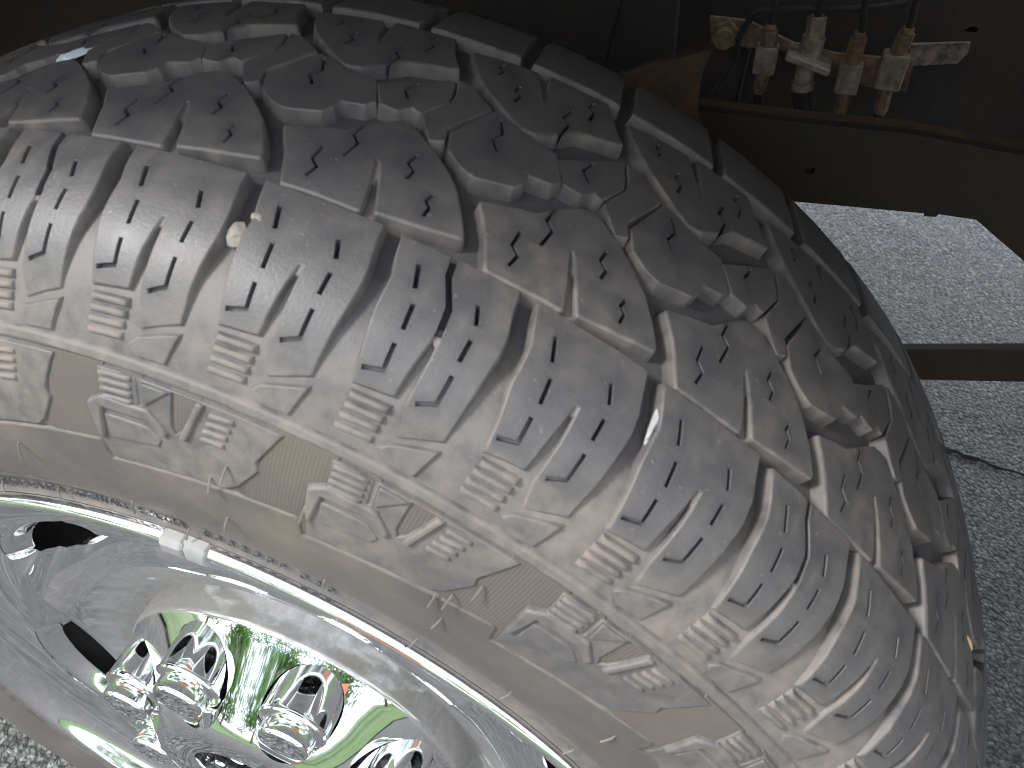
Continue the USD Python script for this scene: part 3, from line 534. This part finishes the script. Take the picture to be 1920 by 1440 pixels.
i, j = np.meshgrid(np.arange(59), np.arange(49), indexing='ij')
LV = np.stack([X, Y, Z], -1).reshape(-1, 3); LF = np.stack([i * 50 + j, (i + 1) * 50 + j, (i + 1) * 50 + j + 1, i * 50 + j + 1], -1).reshape(-1, 4)
X, Y = np.meshgrid(np.linspace(-60, -1.15, 60), np.linspace(-2.39, 40, 50), indexing='ij'); Z = .03 + (meshkit.fbm(np.stack([X * 2, Y * 2, 0 * X], -1), 3, 22) - .5) * .03
LV = np.vstack([LV, np.stack([X, Y, Z], -1).reshape(-1, 3)]); LF = np.vstack([LF, LF + 3000])
tag(obj('lawn', (LV, LF), 'lawn', smooth=True), 'green lawn mirrored in the chrome wheel', 'lawn', kind='structure')
# trees mirrored in the chrome
def tree_mesh(h, rad, seed):
    rg = np.random.default_rng(seed); P = []; 
    nc = 26; cl = np.stack([rg.normal(0, rad * .5, nc), rg.normal(0, rad * .5, nc), h * .58 + rg.normal(0, h * .19, nc)], 1)
    n = 3200; c = cl[rg.integers(0, nc, n)] + rg.normal(0, rad * .20, (n, 3)); sz = .16
    a = rg.normal(size=(n, 3)); a /= np.linalg.norm(a, axis=1, keepdims=True); b = np.cross(a, rg.normal(size=(n, 3))); b /= np.linalg.norm(b, axis=1, keepdims=True)
    V = np.stack([c - a * sz, c + b * sz * .5, c + a * sz, c - b * sz * .5], 1).reshape(-1, 3); k = np.arange(n) * 4
    F = np.vstack([np.stack([k, k + 1, k + 2], 1), np.stack([k, k + 2, k + 3], 1)])
    tr = [trimesh.creation.cone(.16, h * .85, sections=9)]
    for q in range(9):
        z = h * rg.uniform(.25, .7); tgt = cl[rg.integers(0, nc)]
        tr.append(trimesh.creation.cylinder(.035, segment=[(0, 0, z), tgt], sections=6))
    return (V, F), cat(tr)
spots = [(-7.5, -13, 6.5, 2.6), (-3.2, -15, 7.5, 2.8), (-11, -10, 7, 2.8), (3.6, -14, 6.2, 2.4), (7.5, -12, 7.5, 2.8), (12, -9, 6.5, 2.6), (-14, -6, 7, 2.7), (.6, -19, 6.0, 2.6)]
words = ['left of the tall gap', 'broad one left of centre', 'outer left edge', 'right of the orange skip', 'large one on the right', 'far right edge', 'farthest left corner', 'small distant one in the middle']
for q, (x, yy, h, rd) in enumerate(spots):
    t = empty('tree', (x, yy, 0)); tag(t, 'leafy green tree mirrored in the chrome, ' + words[q], 'tree', 'trees across the lawn')
    lf, tr = tree_mesh(h, rd, 40 + q); obj('crown', lf, 'leaf', t); obj('trunk', tr, 'bark', t, smooth=40)
sk = empty('skip', (.85, -6.6, 0)); tag(sk, 'orange steel skip on the lawn mirrored in the lug nuts', 'skip')
body = m3.Manifold.hull_points(np.array([(-.75, -.6, .12), (.75, -.6, .12), (-.75, .6, .12), (.75, .6, .12), (-1.1, -.7, 1.7), (1.1, -.7, 1.7), (-1.1, .7, 1.7), (1.1, .7, 1.7)]))
inn = m3.Manifold.hull_points(np.array([(-.70, -.55, .17), (.70, -.55, .17), (-.70, .55, .17), (.70, .55, .17), (-1.06, -.66, 1.8), (1.06, -.66, 1.8), (-1.06, .66, 1.8), (1.06, .66, 1.8)]))
obj('body', tm(body - inn), 'orange_steel', sk)
for q in range(-3, 4):
    rb = trimesh.creation.box((.06, .05, 1.5)); rb.apply_translation((q * .24, .69, .92)); obj('rib', rb, 'orange_steel', sk)
# ------------------------------------------------------------------ things caught in the tread
def pebble(name, u, s, h, size, mt, label, category, seed, flat=1.0):
    c = trimesh.creation.icosphere(2, 1.0); v = np.array(c.vertices); v *= (.45 + 1.1 * meshkit.fbm(v * 1.1 + seed * 7.1, 3, seed))[:, None]
    th = float(theta(u)); p = surf(np.array([u]), np.array([s]), np.array([h]))[0] + [0, 0, .4]
    e1 = surf(np.array([u + .01]), np.array([s]), np.array([h]))[0] - surf(np.array([u]), np.array([s]), np.array([h]))[0]; e1 /= np.linalg.norm(e1)
    e2 = surf(np.array([u]), np.array([s + .0005]), np.array([h]))[0] - surf(np.array([u]), np.array([s]), np.array([h]))[0]; e2 /= np.linalg.norm(e2)
    e3 = np.cross(e2, e1)
    V = v[:, :1] * size[0] * e1 + v[:, 1:2] * size[1] * e2 + v[:, 2:] * size[2] * e3
    o = obj(name, (V, np.array(c.faces)), mt, None, smooth=22); UsdGeom.Xformable(o).AddTranslateOp().Set(Gf.Vec3d(*map(float, p)))
    return tag(o, label, category)
pebble('pebble', 2.06, .0900, -.003, (.0036, .0038, .0022), 'stone', 'pale jagged pebble wedged in a shoulder groove on the left', 'pebble', 1)
pebble('pebble', 2.16, .0830, -.002, (.0028, .0022, .002), 'stone', 'tiny pale chip beside the jagged pebble in the groove', 'pebble', 2)
pebble('pebble', 9.05, .036, -.001, (.006, .003, .002), 'yellow_stone', 'yellowish stone stuck in the tread at the right edge of the tyre', 'pebble', 3)
pebble('mud_smear', 5.105, .0800, -.0035, (.0016, .0095, .0022), 'mud_pale', 'white smear of dried mud on the wall of a shoulder groove', 'mud smear', 4)
pebble('plastic_scrap', -.52, .008, -.001, (.0070, .0085, .0012), 'blue_scrap', 'pale blue white scrap lying on the tread at top left', 'scrap', 5)
